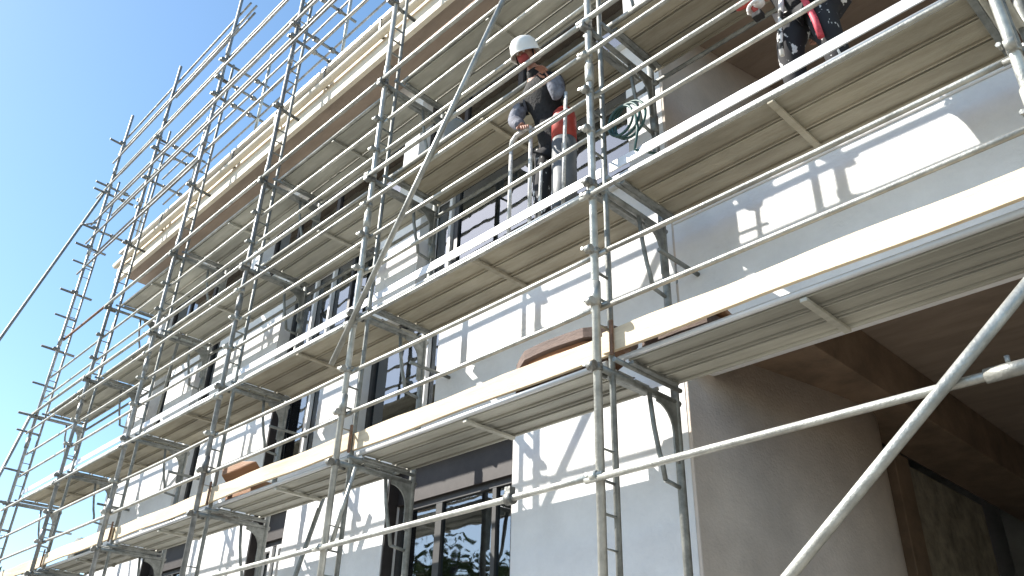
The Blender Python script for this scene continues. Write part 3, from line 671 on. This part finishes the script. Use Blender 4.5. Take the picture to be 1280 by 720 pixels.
bm = B(); path(bm, [V(qx+.02,.25,2.46), V(qx+.05,.24,2.32), V(qx+.08,.235,2.16), V(qx+.11,.235,2.0), V(qx+.12,.25,1.85)], .022, 8); obj('strap', bm, 'pink_tape', p2)
head(p2, hd, (-.6,-.25,-.75), 'skin', hair=True)
# cordless tool held in the hand, pointing left
dr = thing('power_drill', V(1.30,.09,2.30), 'red power drill with black chuck held low by the bending person', 'power drill')
da = Vector((-1,-.03,.16)).normalized()
bm = B(); lathe(bm, V(1.40,.085,2.31), [(.026,0),(.031,.02),(.031,.12),(.024,.14)], 16, da); path(bm, [V(1.37,.085,2.30), V(1.385,.09,2.24), V(1.40,.10,2.19)], .018, 8); obj('housing', bm, 'red_paint', dr)
bm = B(); lathe(bm, V(1.40,.085,2.31)+da*.142, [(.022,0),(.022,.045),(.016,.06),(.016,.09)], 12, da); obj('chuck', bm, 'black', dr)
bm = B(); box(bm, 1.365, 1.435, .07, .13, 2.145, 2.188); obj('battery', bm, 'black', dr, .006)

# ------------------------------------------------------------------ trees
def tree(loc, h, cr, label, seed, n=9000, name='leafy_tree', leaf=.09):
    rnd = random.Random(seed); t_ = thing(name, loc, label, 'tree')
    L0 = Vector(loc); bm = B()
    path(bm, [L0, L0+Vector((.05,0,h*.25)), L0+Vector((-.08,.05,h*.5)), L0+Vector((.05,.0,h*.8))], [h*.03, h*.024, h*.016, h*.006], 10)
    ends = []
    for k in range(16):
        z = h*rnd.uniform(.28, .75); a = rnd.uniform(0, 6.28); ln = cr*rnd.uniform(.5, .95)*(1.1-abs(z/h-.5)*.8)
        st = L0+Vector((0,0,z)); en = st + Vector((math.cos(a)*ln, math.sin(a)*ln, ln*rnd.uniform(.25,.8)))
        mid = st.lerp(en, .5) + Vector((0,0,.1*ln)); path(bm, [st, mid, en], [h*.010, h*.006, h*.002], 6); ends += [en, mid, st.lerp(en, .78)]
    obj('trunk', bm, 'bark', t_)
    bm = B(); cl = [(e + Vector([rnd.gauss(0, cr*.1) for _ in range(3)]), cr*rnd.uniform(.14,.32)) for e in ends for _ in range(2)]
    cl.append((L0+Vector((0,0,h*.92)), cr*.3))
    for _ in range(n):
        c, r = rnd.choice(cl); d = Vector([rnd.gauss(0,1) for _ in range(3)]).normalized(); p = c + d*r*rnd.random()**.4
        u = Vector([rnd.gauss(0,1) for _ in range(3)]).normalized(); w = u.orthogonal().normalized(); s_ = leaf*rnd.uniform(.6,1.3)
        bm.faces.new([bm.verts.new(q_) for q_ in (p - u*s_, p + w*s_*.45, p + u*s_, p - w*s_*.45)])
    obj('crown', bm, 'leaf', t_)
    return t_
tree((-18.6, 2.2, 0), 5.1, 1.9, 'leafy green tree beyond the far left end of the scaffold', 3, 9000)
tree((-15.5, -9.5, 0), 8.6, 2.5, 'tall broad tree across the yard, mirrored in the ground floor window', 5, 2600, leaf=.12)
tree((-24, -12, 0), 11.5, 4.0, 'large spreading tree standing near the road at the left', 8, 8000, leaf=.18)
tree((-7.0, -15, 0), 9.0, 3.2, 'round crowned tree in the yard facing the middle windows', 9, 8000, leaf=.16)

# ------------------------------------------------------------------ light, sky, camera
S = Vector((-1.22, -1.0, 1.3)).normalized()
el = math.asin(S.z); az = math.atan2(S.x, S.y)             # azimuth from +Y towards +X
w = bpy.data.worlds.new('World'); sc.world = w; w.use_nodes = True
nt = w.node_tree; bg = nt.nodes['Background']; sky = nt.nodes.new('ShaderNodeTexSky'); sky.sky_type = 'NISHITA'
sky.sun_disc = False; sky.sun_elevation = el; sky.sun_rotation = az; sky.air_density = 1.0; sky.dust_density = .6; sky.ozone_density = 1.3; sky.altitude = 100
hs = nt.nodes.new('ShaderNodeHueSaturation'); hs.inputs['Saturation'].default_value = 1.12; hs.inputs['Hue'].default_value = .492; hs.inputs['Value'].default_value = 1.2
nt.links.new(sky.outputs['Color'], hs.inputs['Color']); nt.links.new(hs.outputs['Color'], bg.inputs['Color']); bg.inputs['Strength'].default_value = .095
sun = bpy.data.lights.new('sun', 'SUN'); sun.energy = 5.0; sun.angle = math.radians(.5); sun.color = (1, .95, .87)
so = bpy.data.objects.new('sun', sun); C.objects.link(so); so.rotation_euler = S.to_track_quat('Z', 'Y').to_euler(); so.location = (20,-20,20)
cam = bpy.data.cameras.new('camera'); co = bpy.data.objects.new('camera', cam); C.objects.link(co); sc.camera = co
right = Vector((.7001,.7136,.0249)); down = Vector((-.3375,.3615,-.8692)); fwd = Vector((-.6292,.6001,.4939))
m3 = Matrix((right, -down, -fwd)).transposed()
co.matrix_world = Matrix.Translation(Vector((3.1764,-3.8038,-2.2478+H0))) @ m3.to_4x4()
cam.sensor_width = 36; cam.lens = 36*1051.26/1280; cam.clip_start = .05; cam.clip_end = 2000
sc.view_settings.view_transform = 'Standard'; sc.view_settings.look = 'None'; sc.view_settings.exposure = 1.17; sc.view_settings.gamma = 1
sc.cycles.max_bounces = 8; sc.cycles.diffuse_bounces = 4; sc.cycles.transparent_max_bounces = 12
